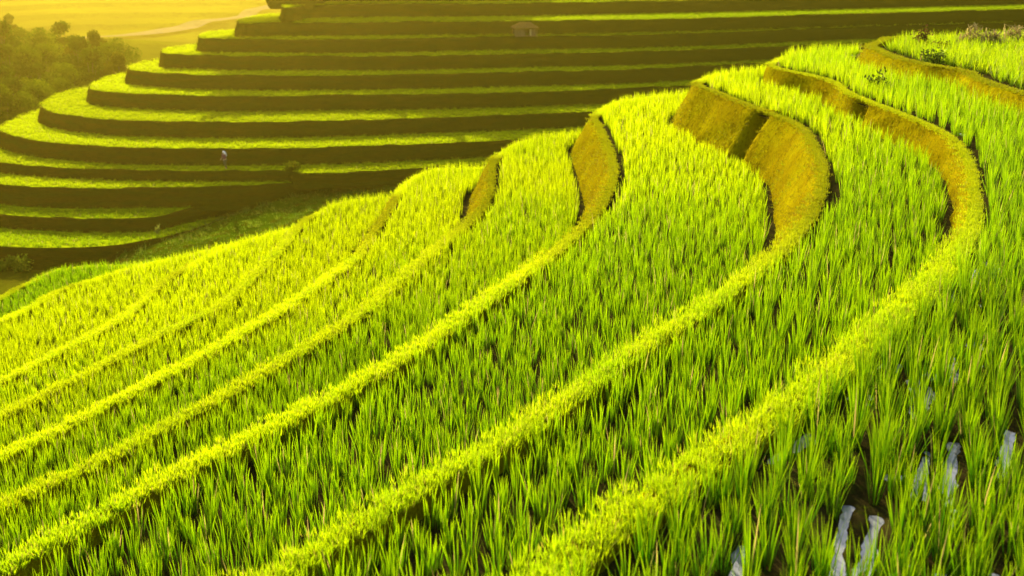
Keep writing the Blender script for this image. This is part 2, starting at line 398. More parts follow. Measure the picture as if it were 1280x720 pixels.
rice_labels = {
 'A': 'green rice rows filling the wet step behind the front clumps',
 'B': 'dense rice on the step just left of the lower right bund path',
 'C': 'dense rice on the broad step left of the clefted ochre bank',
 'D': 'dense rice on the step left of the narrow centre bank',
 'E': 'rice crop on the step bending left of centre',
 'F': 'rice crop on the fifth step down towards the left',
 'G': 'yellow green rice on the low step near the spur skyline',
 'H': 'yellow green rice on the second lowest near step',
 'I': 'darker green rice on the lowest near step at left'}
front_pts = None
upper = ez
for i, e in enumerate(near_edges):
    x0, x1, y0, y1 = (-16, 17, 2.5, 31)
    th = R([20, 18, 22, 25, 20, 24, 22, 20, 20][i])
    sr, sc = (.16, .11) if i == 0 else ((.15, .11) if i < 3 else (.12, .10))
    a = np.arange(-40, 40, sr); b_ = np.arange(-40, 45, sc)
    A, B_ = np.meshgrid(a, b_, indexing='ij')
    A = A + rng.normal(0, .03 if i == 0 else .035, A.shape); B_ = B_ + rng.normal(0, .03, A.shape)
    q = np.c_[(A*math.cos(th)+B_*math.sin(th)).ravel(), (-A*math.sin(th)+B_*math.cos(th)).ravel()]
    q = q[(q[:, 0] > x0) & (q[:, 0] < x1) & (q[:, 1] > y0) & (q[:, 1] < y1)]
    p3 = np.c_[q, np.full(len(q), e.z)]
    k = visible(p3); q = q[k]; p3 = p3[k]
    k = inside(q, e.poly); q = q[k]; p3 = p3[k]
    up_poly = (ez if i == 0 else near_edges[i-1])
    k = ~inside(q, up_poly.poly); q = q[k]; p3 = p3[k]
    de, ie = dist(q, e.line); du, iu = dist(q, up_poly.line); de = de - e.bw[ie]
    k = (de > .02+.10*e.bay[ie]) & (du > up_poly.w+.05+.07*up_poly.bay[iu] - (.28*np.clip((20.5-q[:, 1])/1.5, 0, 1) if i == 0 else 0)); q, p3, de, du, ie = q[k], p3[k], de[k], du[k], ie[k]
    if i == 0:
        k = dist(q, FUR)[0] > .048; q, p3, de, du, ie = q[k], p3[k], de[k], du[k], ie[k]
    h = .265 + .035*(fbm(q[:, 0]*.8, q[:, 1]*.8, 5)-.5)*2
    h = h*(1.2 if i == 0 else 1.0)*np.random.default_rng(i).uniform(.85, 1.15, len(q))
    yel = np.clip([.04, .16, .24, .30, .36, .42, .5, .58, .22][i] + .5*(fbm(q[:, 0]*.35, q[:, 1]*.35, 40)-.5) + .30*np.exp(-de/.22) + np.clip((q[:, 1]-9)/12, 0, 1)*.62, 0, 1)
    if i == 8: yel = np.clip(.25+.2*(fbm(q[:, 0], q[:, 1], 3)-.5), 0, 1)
    if i == 0:
        px, py, dep = proj(p3)
        vis = (px > -10) & (px < 1290) & (py < 760)
        order = np.argsort(np.where(vis, dep, 1e9))[:295]
        m = np.zeros(len(q), bool); m[order] = True
        front_pts = (p3[m], h[m], yel[m])
        p3, h, yel = p3[~m], h[~m], yel[~m]
    dep = proj(p3)[2]
    parts = []
    for (lo, hi, nb, sg, wd) in ((0, 9.5, 16, 4, .0105), (9.5, 16, 14, 3, .0105), (16, 60, 13, 2, .0135)):
        k = (dep >= lo) & (dep < hi)
        if not k.any(): continue
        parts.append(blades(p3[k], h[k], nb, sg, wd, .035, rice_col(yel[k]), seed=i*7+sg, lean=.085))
    off = 0; Vs, Qs, Cs = [], [], []
    for V, Q, C in parts: Vs.append(V); Qs.append(Q+off); Cs.append(C); off += len(V)
    o = link(bpy.data.objects.new('rice_crop', quadmesh('rice_crop', np.vstack(Vs), np.vstack(Qs), M_LEAF, np.vstack(Cs))))
    tag(o, rice_labels[e.name], 'rice crop', kind='stuff', group='rice growing on the terraces')
    print('rice', e.name, len(p3))

# individual clumps in front: shared meshes
variants = []
for v in range(14):
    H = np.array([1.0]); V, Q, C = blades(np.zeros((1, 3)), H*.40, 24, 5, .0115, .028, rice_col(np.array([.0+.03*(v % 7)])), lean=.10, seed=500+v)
    variants.append(quadmesh('rice_clump', V, Q, M_LEAF, C))
fp, fh, fy = front_pts
for j in range(len(fp)):
    o = bpy.data.objects.new('rice_clump', variants[j % 14]); link(o)
    s = fh[j]/.385
    o.location = fp[j]; o.rotation_euler = (0, 0, random.uniform(0, 6.28)); o.scale = (s, s, s*random.uniform(.9, 1.15))
    tag(o, 'leafy green rice clump standing in shallow water in front at lower right', 'rice clump', group='front rice clumps in the wet terrace')

# upper right small field rice
a = np.arange(0, 40, .15); A, B_ = np.meshgrid(a, a); q = np.c_[A.ravel()+2, B_.ravel()+4] + rng.normal(0, .04, (A.size, 2))
p3 = np.c_[q, np.full(len(q), ez.z)]; k = visible(p3) & (q[:, 1] < 32); q, p3 = q[k], p3[k]
k = inside(q, ez.poly); q, p3 = q[k], p3[k]; de, _ = dist(q, ez.line); k = de > .42; q, p3, de = q[k], p3[k], de[k]
V, Q, C = blades(p3, np.full(len(q), .30)*rng.uniform(.8, 1.15, len(q)), 11, 2, .016, .04, rice_col(np.clip(.72+.3*(fbm(q[:, 0], q[:, 1], 2)-.5), 0, 1)), seed=77)
o = link(bpy.data.objects.new('rice_crop', quadmesh('rice_crop', V, Q, M_LEAF, C))); tag(o, 'bright rice on the small topmost step at upper right', 'rice crop', kind='stuff', group='rice growing on the terraces')

# ------------------------------------------------------------------ grass on bunds and banks
OCH = np.array((.25, .195, .001)); OLV = np.array((.24, .27, .001)); BYEL = np.array((.52, .58, .001)); BLIME = np.array((.33, .49, .001))
bay = {'A': (1140, 300), 'B': (985, 300), 'C': (715, 300), 'D': (580, 285), 'E': (455, 300), 'F': (330, 320), 'G': (200, 340), 'H': (100, 345), 'I': (40, 340), 'Z': (2000, 200)}
grass_labels = {'A': 'yellow green grass on the nearest bund path at right', 'B': 'bright yellow grass strip on the bund ending at the clefted bank',
 'C': 'bright yellow grass strip on the bund that ends at the centre bank', 'D': 'bright grass strip on the fourth bund from the right', 'E': 'bright grass strip on the bund bending left of centre',
 'F': 'bright grass strip on the sixth bund from the right', 'G': 'bright grass strip on the third lowest near bund', 'H': 'bright grass strip on the second lowest near bund', 'I': 'green grass rim of the lowest near step', 'Z': 'short ochre grass along the topmost bank at upper right'}
for i, e in enumerate(near_edges + [ez]):
    L3 = np.c_[e.line, np.full(len(e.line), e.z)]
    vis = visible(L3, 220, -60, 860); ii = np.where(vis)[0]
    if len(ii) == 0: continue
    dep = proj(L3)[2]; px = proj(L3)[0]
    isbay = e.bay
    # crest tufts
    dens = {0: 44}.get(i, 36)
    t = rng.choice(ii, int(len(ii)*dens*.8)); o_ = rng.uniform(-1.0, .10, len(t)); o_ = np.where(o_ < 0, o_*e.bw[t], o_)
    jit = rng.normal(0, .02, (len(t), 2))
    pos = np.c_[e.line[t]+e.n[t]*o_[:, None]+jit, e.z+e.bh[t]*.9]
    keep = rng.uniform(0, 1, len(t)) > isbay[t]*np.where(o_ < -.05, .3, .15)
    t, pos, o_ = t[keep], pos[keep], o_[keep]
    hh = rng.uniform(.04, .08, len(t))*(1-.5*isbay[t])
    nz = fbm(pos[:, 0]*1.5, pos[:, 1]*1.5, 8)
    bb = isbay[t]
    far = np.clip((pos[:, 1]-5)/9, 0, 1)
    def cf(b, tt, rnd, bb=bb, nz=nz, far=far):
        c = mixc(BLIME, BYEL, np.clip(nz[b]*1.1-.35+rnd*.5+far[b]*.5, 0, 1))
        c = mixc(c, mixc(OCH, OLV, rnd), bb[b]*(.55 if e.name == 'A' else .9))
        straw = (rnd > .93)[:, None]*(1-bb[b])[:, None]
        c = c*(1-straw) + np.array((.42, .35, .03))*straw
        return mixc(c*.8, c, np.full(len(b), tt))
    wd = .0065 if i < 2 else .009
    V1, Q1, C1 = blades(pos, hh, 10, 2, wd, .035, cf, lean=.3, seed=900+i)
    # bank fuzz
    t = rng.choice(ii, int(len(ii)*26*(e.h if e.name != 'I' else 1))); f = rng.uniform(0, 1, len(t))
    ww = e.w if e.name != 'I' else .5; hb = e.h if e.name != 'I' else .8
    pos = np.c_[e.line[t]+e.n[t]*(ww*f**.9)[:, None], e.z + .12-(hb+.12)*f - .01]
    nzb = fbm(pos[:, 0]*2.2, pos[:, 1]*2.2+pos[:, 2]*2, 18)
    for (qx, qy, wdn, dp) in notch.get(e.name, ()):
        kk = np.hypot(e.line[t][:, 0]-qx, e.line[t][:, 1]-qy) > wdn*1.3
        pos, nzb = pos[kk], nzb[kk]
    def cf2(b, tt, rnd, nzb=nzb):
        c = mixc(OCH, OLV, np.clip(nzb[b]*2.2-.7+(rnd-.5)*.5, 0, 1)); br = (rnd > .8)[:, None]
        return np.where(br, np.array((.16, .10, .004)), c)
    V2, Q2, C2 = blades(pos, rng.uniform(.02, .06, len(pos)), 5, 2, .010, .03, cf2, lean=.8, seed=950+i)
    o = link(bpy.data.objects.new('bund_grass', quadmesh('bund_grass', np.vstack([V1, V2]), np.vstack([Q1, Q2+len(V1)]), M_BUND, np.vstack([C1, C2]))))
    tag(o, grass_labels[e.name], 'grass', kind='stuff', group='grass along the bunds and banks')

# ------------------------------------------------------------------ far hillside
FAR = [
 (9.4, [(600,4.5),(400,6),(372,8),(358,10),(353,8),(360,3),(385,-2),(450,-6)], (1280,-14)),
 (11.0, [(1280,11),(1060,17),(800,24),(640,26),(500,27),(400,28),(330,28),(306,29),(297,28),(305,23),(325,19),(350,17)], None),
 (12.6, [(1280,27),(1060,34),(800,43),(640,45),(500,48),(400,49),(300,48),(262,48),(250,47),(250,44),(262,40),(290,38),(310,37)], None),
 (14.2, [(1280,47),(985,57),(800,64),(640,67),(500,70),(400,70),(300,70),(240,68),(210,68),(202,66),(208,61),(225,58),(250,55)], None),
 (15.8, [(1280,69),(950,78),(800,86),(640,90),(500,93),(400,94),(300,94),(240,93),(187,90),(163,88),(159,85),(170,79),(185,76),(210,72)], None),
 (17.4, [(1280,92),(850,107),(740,112),(560,117),(400,119),(300,120),(240,119),(156,116),(122,113),(111,109),(118,103),(135,96),(165,89)], None),
 (19.0, [(1280,118),(740,139),(560,146),(400,151),(300,152),(240,152),(156,150),(94,145),(60,138),(51,132),(60,123),(80,115),(115,107)], None),
 (20.6, [(1280,148),(740,170),(560,178),(400,184),(300,185),(240,185),(156,184),(94,180),(45,175),(8,167),(-2,160),(8,153),(30,143),(60,134)], None),
 (22.2, [(1280,180),(740,200),(560,207),(450,214),(400,217),(375,217),(364,213),(350,213),(250,213),(125,211),(62,208),(0,203),(-45,194),(-62,184),(-50,172),(-20,160)], None),
 (23.2, [(1280,196),(740,212),(560,216),(450,222),(400,225),(350,229),(250,233),(125,235),(62,234),(0,230),(-60,220),(-100,206),(-90,190),(-50,176)], None),
 (25.0, [(1280,212),(740,222),(560,228),(450,234),(350,242),(300,249),(234,261),(190,271),(125,273),(60,271),(0,267),(-60,256),(-120,240),(-130,220),(-80,200)], None),
 (26.2, [(1280,225),(740,234),(560,240),(450,246),(350,255),(290,270),(240,287),(200,297),(140,306),(62,309),(0,307),(-60,297),(-130,275),(-160,250),(-120,225)], None),
]
far_edges = []
FX = [(60, 12)]
for i, (Z, pix, _) in enumerate(FAR):
    w_ = [P(a, b, Z-.05)[:2] for a, b in pix]
    if i == 0: w_ = [P(1280, -8, Z)[:2], P(900, 0, Z)[:2]] + w_
    core = catmull(w_, .6)[::-1]          # walk nose/back -> right so the hillside ... fixed below
    core = core[::-1]
    d0 = core[0]-core[8]; d0 /= np.linalg.norm(d0)
    b = core[-1]
    full = np.vstack([[core[0]+d0*90], core, [b+np.array((8, 8.)), b+np.array((28, 42.)), b+np.array((60, 120.))]])
    e = Edge(); e.Z = Z; e.z = CZ-Z; e.line = resample(full, .6); e.n = normals(e.line, None)
    e.poly = np.vstack([e.line[::2], [(300, 330)]]); e.h = 1.6; e.name = i
    far_edges.append(e)
# steps above the frame, following the top visible one, set back up the hill
top = far_edges[0]
for k in range(1, 5):
    e = Edge(); e.Z = 9.4-1.6*k; e.z = CZ-e.Z
    l = top.line - top.n*(4.3*k); 
    e.line = l[:: 1]; e.n = top.n; e.poly = np.vstack([e.line[::2], [(300, 330)]]); e.name = -k; e.h = 1.6
    far_edges.insert(0, e)
for j, e in enumerate(far_edges):
    nxt = far_edges[j+1] if j+1 < len(far_edges) else None
    h = (nxt.Z - e.Z) if nxt else 1.8
    e.h = h; e.w = .30*h
    n = len(e.line)
    prof = [(-.3, -.02, 0)]
    for q in range(0, 7): prof.append((e.w*q/6, .03-(h+.03)*q/6, 1.6))
    prof.append((e.w+.3, -h-.3, 0))
    # reversed winding relative to near hill handled by recalculation
    lab = 'shaded brown step of the far hillside, number %d' % j
    pos = ['hidden crest step above the frame on the far hill']*4 + [
      'far hillside step touching the top edge of the photo', 'far hillside step level with the top of the hut', 'far hillside step on which the small hut stands',
      'far hillside step just under the one with the hut', 'far step whose rounded nose lies right of the trees', 'far step with a rounded nose ending near the lowest trees', 'far step nosing towards the left edge below the trees',
      'far step whose bright nose touches the left edge', 'far hillside step on which the walking person stands', 'thin far step just below the person', 'far step ending in the grassy gully left of centre', 'lowest and widest green far step at left']
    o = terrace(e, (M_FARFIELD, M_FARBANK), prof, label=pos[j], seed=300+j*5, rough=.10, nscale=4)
    # weeds and roots on the bank face
    L3 = np.c_[e.line, np.full(n, e.z)]; px, py, dep = proj(L3); ii = np.where((px > -160) & (px < 1440) & (py > -60) & (py < 420))[0]
    if len(ii) > 4:
        t = rng.choice(ii, int(len(ii)*7)); f = rng.uniform(0, 1, len(t))
        bp = np.c_[e.line[t]+e.n[t]*(e.w*f)[:, None], e.z+.03-(h+.03)*f]
        bn = fbm(bp[:, 0]*.25, bp[:, 1]*.1+bp[:, 2]*1.6, 7)
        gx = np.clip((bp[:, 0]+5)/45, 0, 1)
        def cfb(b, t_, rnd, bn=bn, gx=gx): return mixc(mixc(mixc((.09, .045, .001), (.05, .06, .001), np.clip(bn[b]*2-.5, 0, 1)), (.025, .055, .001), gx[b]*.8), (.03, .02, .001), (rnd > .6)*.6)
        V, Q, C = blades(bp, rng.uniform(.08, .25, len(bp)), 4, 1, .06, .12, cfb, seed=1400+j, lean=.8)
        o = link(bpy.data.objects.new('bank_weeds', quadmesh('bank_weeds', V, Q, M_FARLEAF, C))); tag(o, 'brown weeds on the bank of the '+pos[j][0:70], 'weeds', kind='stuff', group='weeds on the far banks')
    # crop tufts on the visible strip
    L3 = np.c_[e.line, np.full(n, e.z)]
    px, py, dep = proj(L3); ii = np.where((px > -160) & (px < 1440) & (py > -60) & (py < 420))[0]
    if len(ii) < 4: continue
    wdt = 9.0
    npts = int(len(ii)*.6*wdt*10)
    t = rng.choice(ii, npts); o_ = rng.uniform(.0, wdt, npts)
    q = e.line[t] - e.n[t]*o_[:, None] + rng.normal(0, .15, (npts, 2))
    k = inside(q, e.poly)
    if j > 0: 
        k &= ~inside(q, far_edges[j-1].poly); q, o_ = q[k], o_[k]
        du, _ = dist(q, far_edges[j-1].line); k = du > far_edges[j-1].w+.3; q, o_ = q[k], o_[k]
    else: q, o_ = q[k], o_[k]
    if len(q) == 0: continue
    p3 = np.c_[q, np.full(len(q), e.z)]
    yel = np.clip(1.0 + .2*(fbm(q[:, 0]*.15, q[:, 1]*.15, 60+j)-.5) - np.clip((q[:, 0]+12)/60, 0, .6) - (.6 if j >= 14 else 0), 0, 1)  # sun glow on the left painted into crop yellowness, fading with X
    V, Q, C = blades(p3, rng.uniform(.26, .38, len(q)), 8, 1, .07, .22, rice_col(yel, var=.08), seed=1000+j, lean=.3)
    o = link(bpy.data.objects.new('rice_crop', quadmesh('rice_crop', V, Q, M_FARLEAF, C*1.3)))
    tag(o, 'bright crop strip on the '+pos[j][0:80], 'rice crop', kind='stuff', group='rice growing on the far hillside')
print('far tufts done')

# gully slope between the two hills
bl = [(150,318,26.9),(200,303,26.5),(240,290,26.2),(290,270,25.5),(350,250,24.6),(400,238,24.0),(460,230,23.6),(560,224,23.3),(740,214,23.1)]
B3 = np.array([P(*p) for p in bl]); s = np.r_[0, np.cumsum(np.linalg.norm(np.diff(B3, axis=0), axis=1))]
tt = np.linspace(0, s[-1], 120); B3 = np.c_[[np.interp(tt, s, B3[:, k]) for k in range(3)]].T
rows = []
for u in np.linspace(-.12, 1, 50):
    p = B3.copy(); p[:, 1] -= 34*u; p[:, 0] -= 2*u
    p[:, 2] -= (3.6*u if u > 0 else -u*3.5) ; p[:, 2] += (fbm(p[:, 0]*.3, p[:, 1]*.3, 71)-.5)*.8*(1 if u > 0 else 0)
    rows.append(p)
V = np.vstack(rows); n = 120; idx = np.arange(n-1)
Q = np.vstack([np.c_[j*n+idx, (j+1)*n+idx, (j+1)*n+idx+1, j*n+idx+1] for j in range(49)])
o = link(bpy.data.objects.new('gully_slope', quadmesh('gully_slope', V, Q, M_SLOPE, smooth=True))); tag(o, 'rough dark green slope between the near and far hills', 'slope', kind='structure')
# rough grass on it
k = rng.integers(0, len(V), 9000); gp = V[k] + np.c_[rng.normal(0, .25, (9000, 2)), np.zeros(9000)]
gh = rng.uniform(.12, .4, 9000)*np.where(fbm(gp[:, 0]*.4, gp[:, 1]*.4, 99) > .52, 1.5, .7)
def cfg(b, t, rnd, n_=fbm(gp[:, 0]*.25, gp[:, 1]*.25, 33)):
    return mixc(mixc((.06, .10, .006), (.14, .19, .008), np.clip(n_[b]*2-.5, 0, 1)), (.2, .15, .02), (rnd > .8)*.6)
V2, Q2, C2 = blades(gp, gh, 6, 1, .07, .15, cfg, seed=61, lean=.5)
o = link(bpy.data.objects.new('wild_grass', quadmesh('wild_grass', V2, Q2, M_BUND, C2))); tag(o, 'uneven wild grass and weeds on the gully slope', 'grass', kind='stuff')

# ------------------------------------------------------------------ ground, far valley and river
def ghz(x, y):
    d = np.hypot(x, y); az = np.arctan2(x, y)
    z = np.full_like(x, 2.0)                                   # Z=28 below the eye
    z = z - 12*np.clip((d-190)/220, 0, 1)
    t = np.clip((d-450)/900, 0, 1)
    rise = 62*t + 10*np.sin(az*9+1)*t
    st = 2.0; r2 = rise/st; fr = r2-np.floor(r2); stepped = (np.floor(r2)+np.clip((fr-.88)/.12, 0, 1))*st
    z = z + stepped
    z = z + (fbm(x*.01, y*.01, 12)-.5)*4*np.clip((d-200)/200, 0, 1)
    left = np.clip((-x-30-.08*(d-150))/60, 0, 1)*np.clip((d-120)/60, 0, 1)*np.clip((420-d)/120, 0, 1)
    z = z + left*7
    return z
ra = np.r_[0, np.linspace(8, 440, 110), np.linspace(443, 1400, 420), np.linspace(1450, 3000, 20)]
aa = np.linspace(-math.pi, math.pi, 361)[:-1]
aa = np.sort(np.r_[aa, np.linspace(R(-32), R(32), 200)]); na = len(aa)
RR, AA = np.meshgrid(ra, aa, indexing='ij'); X, Y = RR*np.sin(AA), RR*np.cos(AA); Zg = ghz(X, Y)
V = np.c_[X.ravel(), Y.ravel(), Zg.ravel()]
idx = np.arange(na); j2 = (idx+1) % na
Q = np.vstack([np.c_[r*na+idx, r*na+j2, (r+1)*na+j2, (r+1)*na+idx] for r in range(len(ra)-1)])
o = link(bpy.data.objects.new('ground', quadmesh('ground', V, Q, M_GROUND, smooth=False))); tag(o, 'hazy valley floor rising into distant terraced slopes', 'ground', kind='structure')
# pale dry river bed
M_RIVER = ground_mat('river_gravel', (.11, .08, .045), (.14, .10, .06), (.09, .06, .035), .05, bump=.2, fine=.3)
rl = [(92,52),(112,49),(150,47),(190,43),(230,37),(270,33),(320,24),(380,14)]
rp = catmull([P(a, b, 40.0)[:2] for a, b in rl], 3); rn = normals(rp, None)
wd = 2.5+4*vnoise(rp[:, 0]*.06, rp[:, 1]*.0+3, 4)
A = rp+rn*wd[:, None]; B_ = rp-rn*wd[:, None]
def hmax(q): return ghz(q[:, 0], q[:, 1])
zA = np.maximum(hmax(A), hmax(B_))+.9
V = np.vstack([np.c_[A, zA], np.c_[B_, zA]]); n = len(rp); idx = np.arange(n-1)
o = link(bpy.data.objects.new('river_bed', quadmesh('river_bed', V, np.c_[idx, idx+n, idx+n+1, idx+1], M_RIVER))); tag(o, 'pale pinkish river bed winding through the hazy valley', 'river', kind='structure')

# ------------------------------------------------------------------ trees
def limb(bm, a, b, r0, r1, seg=7):
    a, b = Vector(a), Vector(b); d = (b-a).normalized(); x = d.orthogonal().normalized(); y = d.cross(x)
    v = [[bm.verts.new(p + (x*math.cos(6.2832*i/seg)+y*math.sin(6.2832*i/seg))*r) for i in range(seg)] for p, r in ((a, r0), (b, r1))]
    for i in range(seg): bm.faces.new((v[0][i], v[0][(i+1) % seg], v[1][(i+1) % seg], v[1][i]))
def tree_meshes(seed, H, W, trunk_h, cols):
    g = np.random.default_rng(seed); rr = random.Random(seed)
    bm = bmesh.new(); limb(bm, (0, 0, -.6), (.1, 0, trunk_h), .03*H, .02*H, 9)
    cents = []
    for k in range(16):
        a = k*2.4+g.uniform(0, .5); hz = trunk_h*.8 + (H-trunk_h*.8)*g.uniform(.05, .95); f = (hz-trunk_h*.8)/(H-trunk_h*.8)
        r = W*.5*math.sqrt(max(.05, 1-(2*f-.75)**2*.8))*g.uniform(.45, .85)
        c = (r*math.cos(a), r*math.sin(a), hz*.92); cents.append((*c, W*g.uniform(.17, .27)))
        limb(bm, (.05, 0, trunk_h*g.uniform(.7, 1.0)), c, .010*H, .003*H, 5)
    me_t = bpy.data.meshes.new('trunk'); bm.to_mesh(me_t); bm.free(); me_t.materials.append(M_BARK)
    cents.append((0, 0, H*.9, W*.2))
    N = 3000; ci = g.integers(0, len(cents), N); cc = np.array(cents)[ci]
    dirv = g.normal(0, 1, (N, 3)); dirv /= np.linalg.norm(dirv, axis=1)[:, None]
    pos = cc[:, :3] + dirv*(cc[:, 3]*g.uniform(.6, 1.05, N))[:, None]*np.array((1, 1, .8))
    s = g.uniform(.16, .34, N)*H/10
    u = g.normal(0, 1, (N, 3)); u -= dirv*np.sum(u*dirv, 1)[:, None]*.6; u /= np.linalg.norm(u, axis=1)[:, None]
    v = np.cross(u, dirv); v /= np.linalg.norm(v, axis=1)[:, None]+1e-6
    u *= s[:, None]; v *= (s*.7)[:, None]
    V = np.stack([pos-u, pos-v*.8, pos+u, pos+v], 1).reshape(-1, 3); Q = np.arange(4*N).reshape(-1, 4)
    c = mixc(cols[0], cols[1], np.clip(g.uniform(0, 1, len(cents))[ci]*.8+g.uniform(0, .2, N), 0, 1)); C = np.repeat(c, 4, axis=0)
    return me_t, quadmesh('crown', V, Q, M_TREE, C)
TV = [tree_meshes(1, 11, 9, 3, ((.03, .045, .002), (.09, .12, .002))), tree_meshes(2, 13, 8, 4, ((.02, .032, .002), (.05, .08, .002))),
      tree_meshes(3, 9, 9, 2.4, ((.06, .09, .002), (.14, .17, .002))), tree_meshes(4, 14, 7, 4, ((.035, .03, .002), (.09, .085, .002)))]
tl = ['round olive crowned tree in the hazy wood at upper left', 'tall dark tree in the hazy wood at upper left', 'broad light olive tree in the hazy wood at upper left', 'narrow brownish tree in the hazy wood at upper left']
def ray_ground(px, py):
    u, v = px-640.0, 360.0-py
    d = np.array([u, F*math.cos(PITCH)+v*math.sin(PITCH), -F*math.sin(PITCH)+v*math.cos(PITCH)]); d /= np.linalg.norm(d)
    t = 100.0
    while t < 900:
        p = np.array([0, 0, CZ])+d*t
        if p[2] <= ghz(np.array([p[0]]), np.array([p[1]]))[0]: return p
        t += 1.0
    return None
spots = []
for row in range(9):
    for c in range(9):
        px = -110 + c*31 + random.uniform(-11, 11) + (row % 2)*14; py = 58 + row*17 + random.uniform(-5, 5)
        lim = 35 if py < 78 else (118 if py < 100 else 165)
        if px > lim or (px > 60 and py > 165) : continue
        p = ray_ground(px, py)
        if p is None or p[1] > 420: continue
        spots.append(p)
for k, p in enumerate(spots):
    v = random.randrange(4); sc = random.uniform(.5, .75)
    t = empty('tree', p, random.uniform(0, 6.28), sc); tag(t, tl[v], 'tree', 'trees in the wood at upper left, kind %s' % ('abcd'[v]))
    t['group'] = ['round olive trees', 'tall dark trees', 'broad light trees', 'narrow brownish trees'][v] + ' in the wood at upper left'
    link(bpy.data.objects.new('trunk', TV[v][0]), t); link(bpy.data.objects.new('crown', TV[v][1]), t)
print('trees', len(spots))

# ------------------------------------------------------------------ small plants
def shrub(loc, W, H, seed, cols, label, n=260, leaf=.06):
    g = np.random.default_rng(seed); bm = bmesh.new()
    ends = []
    for k in range(9):
        a = g.uniform(0, 6.28); r = W*.5*g.uniform(.2, .8); c = (r*math.cos(a), r*math.sin(a), H*g.uniform(.2, .9)); ends.append(c)
        limb(bm, (0, 0, -.03), c, .02*H, .008*H, 5)
    me = bpy.data.meshes.new('stem'); bm.to_mesh(me); bm.free(); me.materials.append(M_BARK)
    E_ = np.array(ends)[g.integers(0, 9, n)]; pos = E_ + g.normal(0, 1, (n, 3))*np.array((W*.2, W*.2, H*.25)); pos[:, 2] = np.abs(pos[:, 2])
    u = g.normal(0, 1, (n, 3)); u /= np.linalg.norm(u, axis=1)[:, None]; v = np.cross(u, g.normal(0, 1, (n, 3))); v /= np.linalg.norm(v, axis=1)[:, None]
    u *= leaf; v *= leaf*.5
    V = np.stack([pos-u, pos-v, pos+u, pos+v], 1).reshape(-1, 3)
    C = np.repeat(mixc(cols[0], cols[1], g.uniform(0, 1, n)), 4, axis=0)
    t = empty('shrub', loc); tag(t, label, 'shrub')
    link(bpy.data.objects.new('stem', me), t); link(bpy.data.objects.new('foliage', quadmesh('foliage', V, np.arange(4*n).reshape(-1, 4), M_TREE, C)), t)
    return t
brown = ((.10, .045, .012), (.05, .035, .01)); green = ((.10, .14, .004), (.2, .24, .01))
shrub(P(1150, 62, 2.5), .30, .34, 11, brown, 'larger dark brown bush in the bright rice at the upper right', 320, .035)
shrub(P(1173, 66, 2.5), .30, .20, 12, brown, 'smaller low brown bush right of the larger one at upper right', 220, .03)
shrub(P(1168, 84, 2.5)+np.array((0, .25, 0)), .45, .22, 13, ((.04, .07, .008), (.08, .10, .01)), 'dark green weed clump on the rim of the topmost bank', 260, .04)
shrub(P(1093, 118, 2.8)+np.array((0, 0, 0)), .30, .34, 14, ((.04, .06, .008), (.07, .09, .01)), 'dark weed tuft in the notch of the upper bund', 240, .04)
shrub(P(12, 334, 27.9), 1.8, .8, 15, green, 'pale round bush at the foot of the lowest far step', 500, .16)
shrub(P(28, 338, 27.9), 1.3, 1.0, 16, green, 'small pale bush right of the round one at left edge', 360, .14)
shrub(P(197, 293, 26.2), .4, .8, 20, ((.28, .28, .06), (.2, .22, .02)), 'slim whitish weed at the edge of the lowest far step', 180, .08)
shrub(P(365, 213, 22.2), 1.3, .6, 21, ((.04, .06, .002), (.08, .08, .002)), 'dark bush in the gap of the step with the person', 360, .15)

# straw heaps at upper right
M_STRAW = plain('straw', (.34, .25, .07), .9, .1)
def straw_heap(px, py, W, H, seed, label):
    g = np.random.default_rng(seed); n = 420
    a = g.uniform(0, 6.28, n); r = np.sqrt(g.uniform(0, 1, n)); pos = np.c_[np.cos(a)*r*W/2, np.sin(a)*r*W/3, H*(1-r**1.5)*g.uniform(.5, 1, n)]
    d = g.normal(0, 1, (n, 3)); d[:, 2] *= .35; d /= np.linalg.norm(d, axis=1)[:, None]; L = g.uniform(.08, .2, n)[:, None]
    s_ = np.cross(d, (0, 0, 1)); s_ /= np.linalg.norm(s_, axis=1)[:, None]; s_ *= .012
    V = np.stack([pos-d*L-s_, pos-d*L+s_, pos+d*L+s_*.5, pos+d*L-s_*.5], 1).reshape(-1, 3)
    C = np.repeat(mixc((.40, .30, .10), (.22, .15, .05), g.uniform(0, 1, n)), 4, axis=0)
    o = link(bpy.data.objects.new('straw_heap', quadmesh('straw_heap', V, np.arange(4*n).reshape(-1, 4), M_BUND, C)))
    o.location = P(px, py, 2.5); tag(o, label, 'straw heap', 'straw heaps at the upper right')
straw_heap(1215, 60, .75, .50, 1, 'straw heap nearest the brown bushes')
straw_heap(1238, 62, .6, .42, 2, 'low straw heap right of the first one')
straw_heap(1268, 58, .9, .46, 3, 'wide straw heap at the right edge of the photo')

# ------------------------------------------------------------------ hut
def box(bm, x0, x1, y0, y1, z0, z1):
    v = [bm.verts.new(p) for p in ((x0,y0,z0),(x1,y0,z0),(x1,y1,z0),(x0,y1,z0),(x0,y0,z1),(x1,y0,z1),(x1,y1,z1),(x0,y1,z1))]
    for f in ((3,2,1,0),(4,5,6,7),(0,1,5,4),(1,2,6,5),(2,3,7,6),(3,0,4,7)): bm.faces.new([v[i] for i in f])
def part(name, bm, mat, parent, bev=0):
    if bev: bmesh.ops.bevel(bm, geom=list(bm.edges), offset=bev, segments=2, affect='EDGES')
    bmesh.ops.recalc_face_normals(bm, faces=bm.faces)
    me = bpy.data.meshes.new(name); bm.to_mesh(me); bm.free(); me.materials.append(mat); return link(bpy.data.objects.new(name, me), parent)
M_THATCH = ground_mat('thatch', (.15, .075, .02), (.18, .095, .025), (.09, .045, .012), 2, (1, 1, 4), bump=1, fine=12)
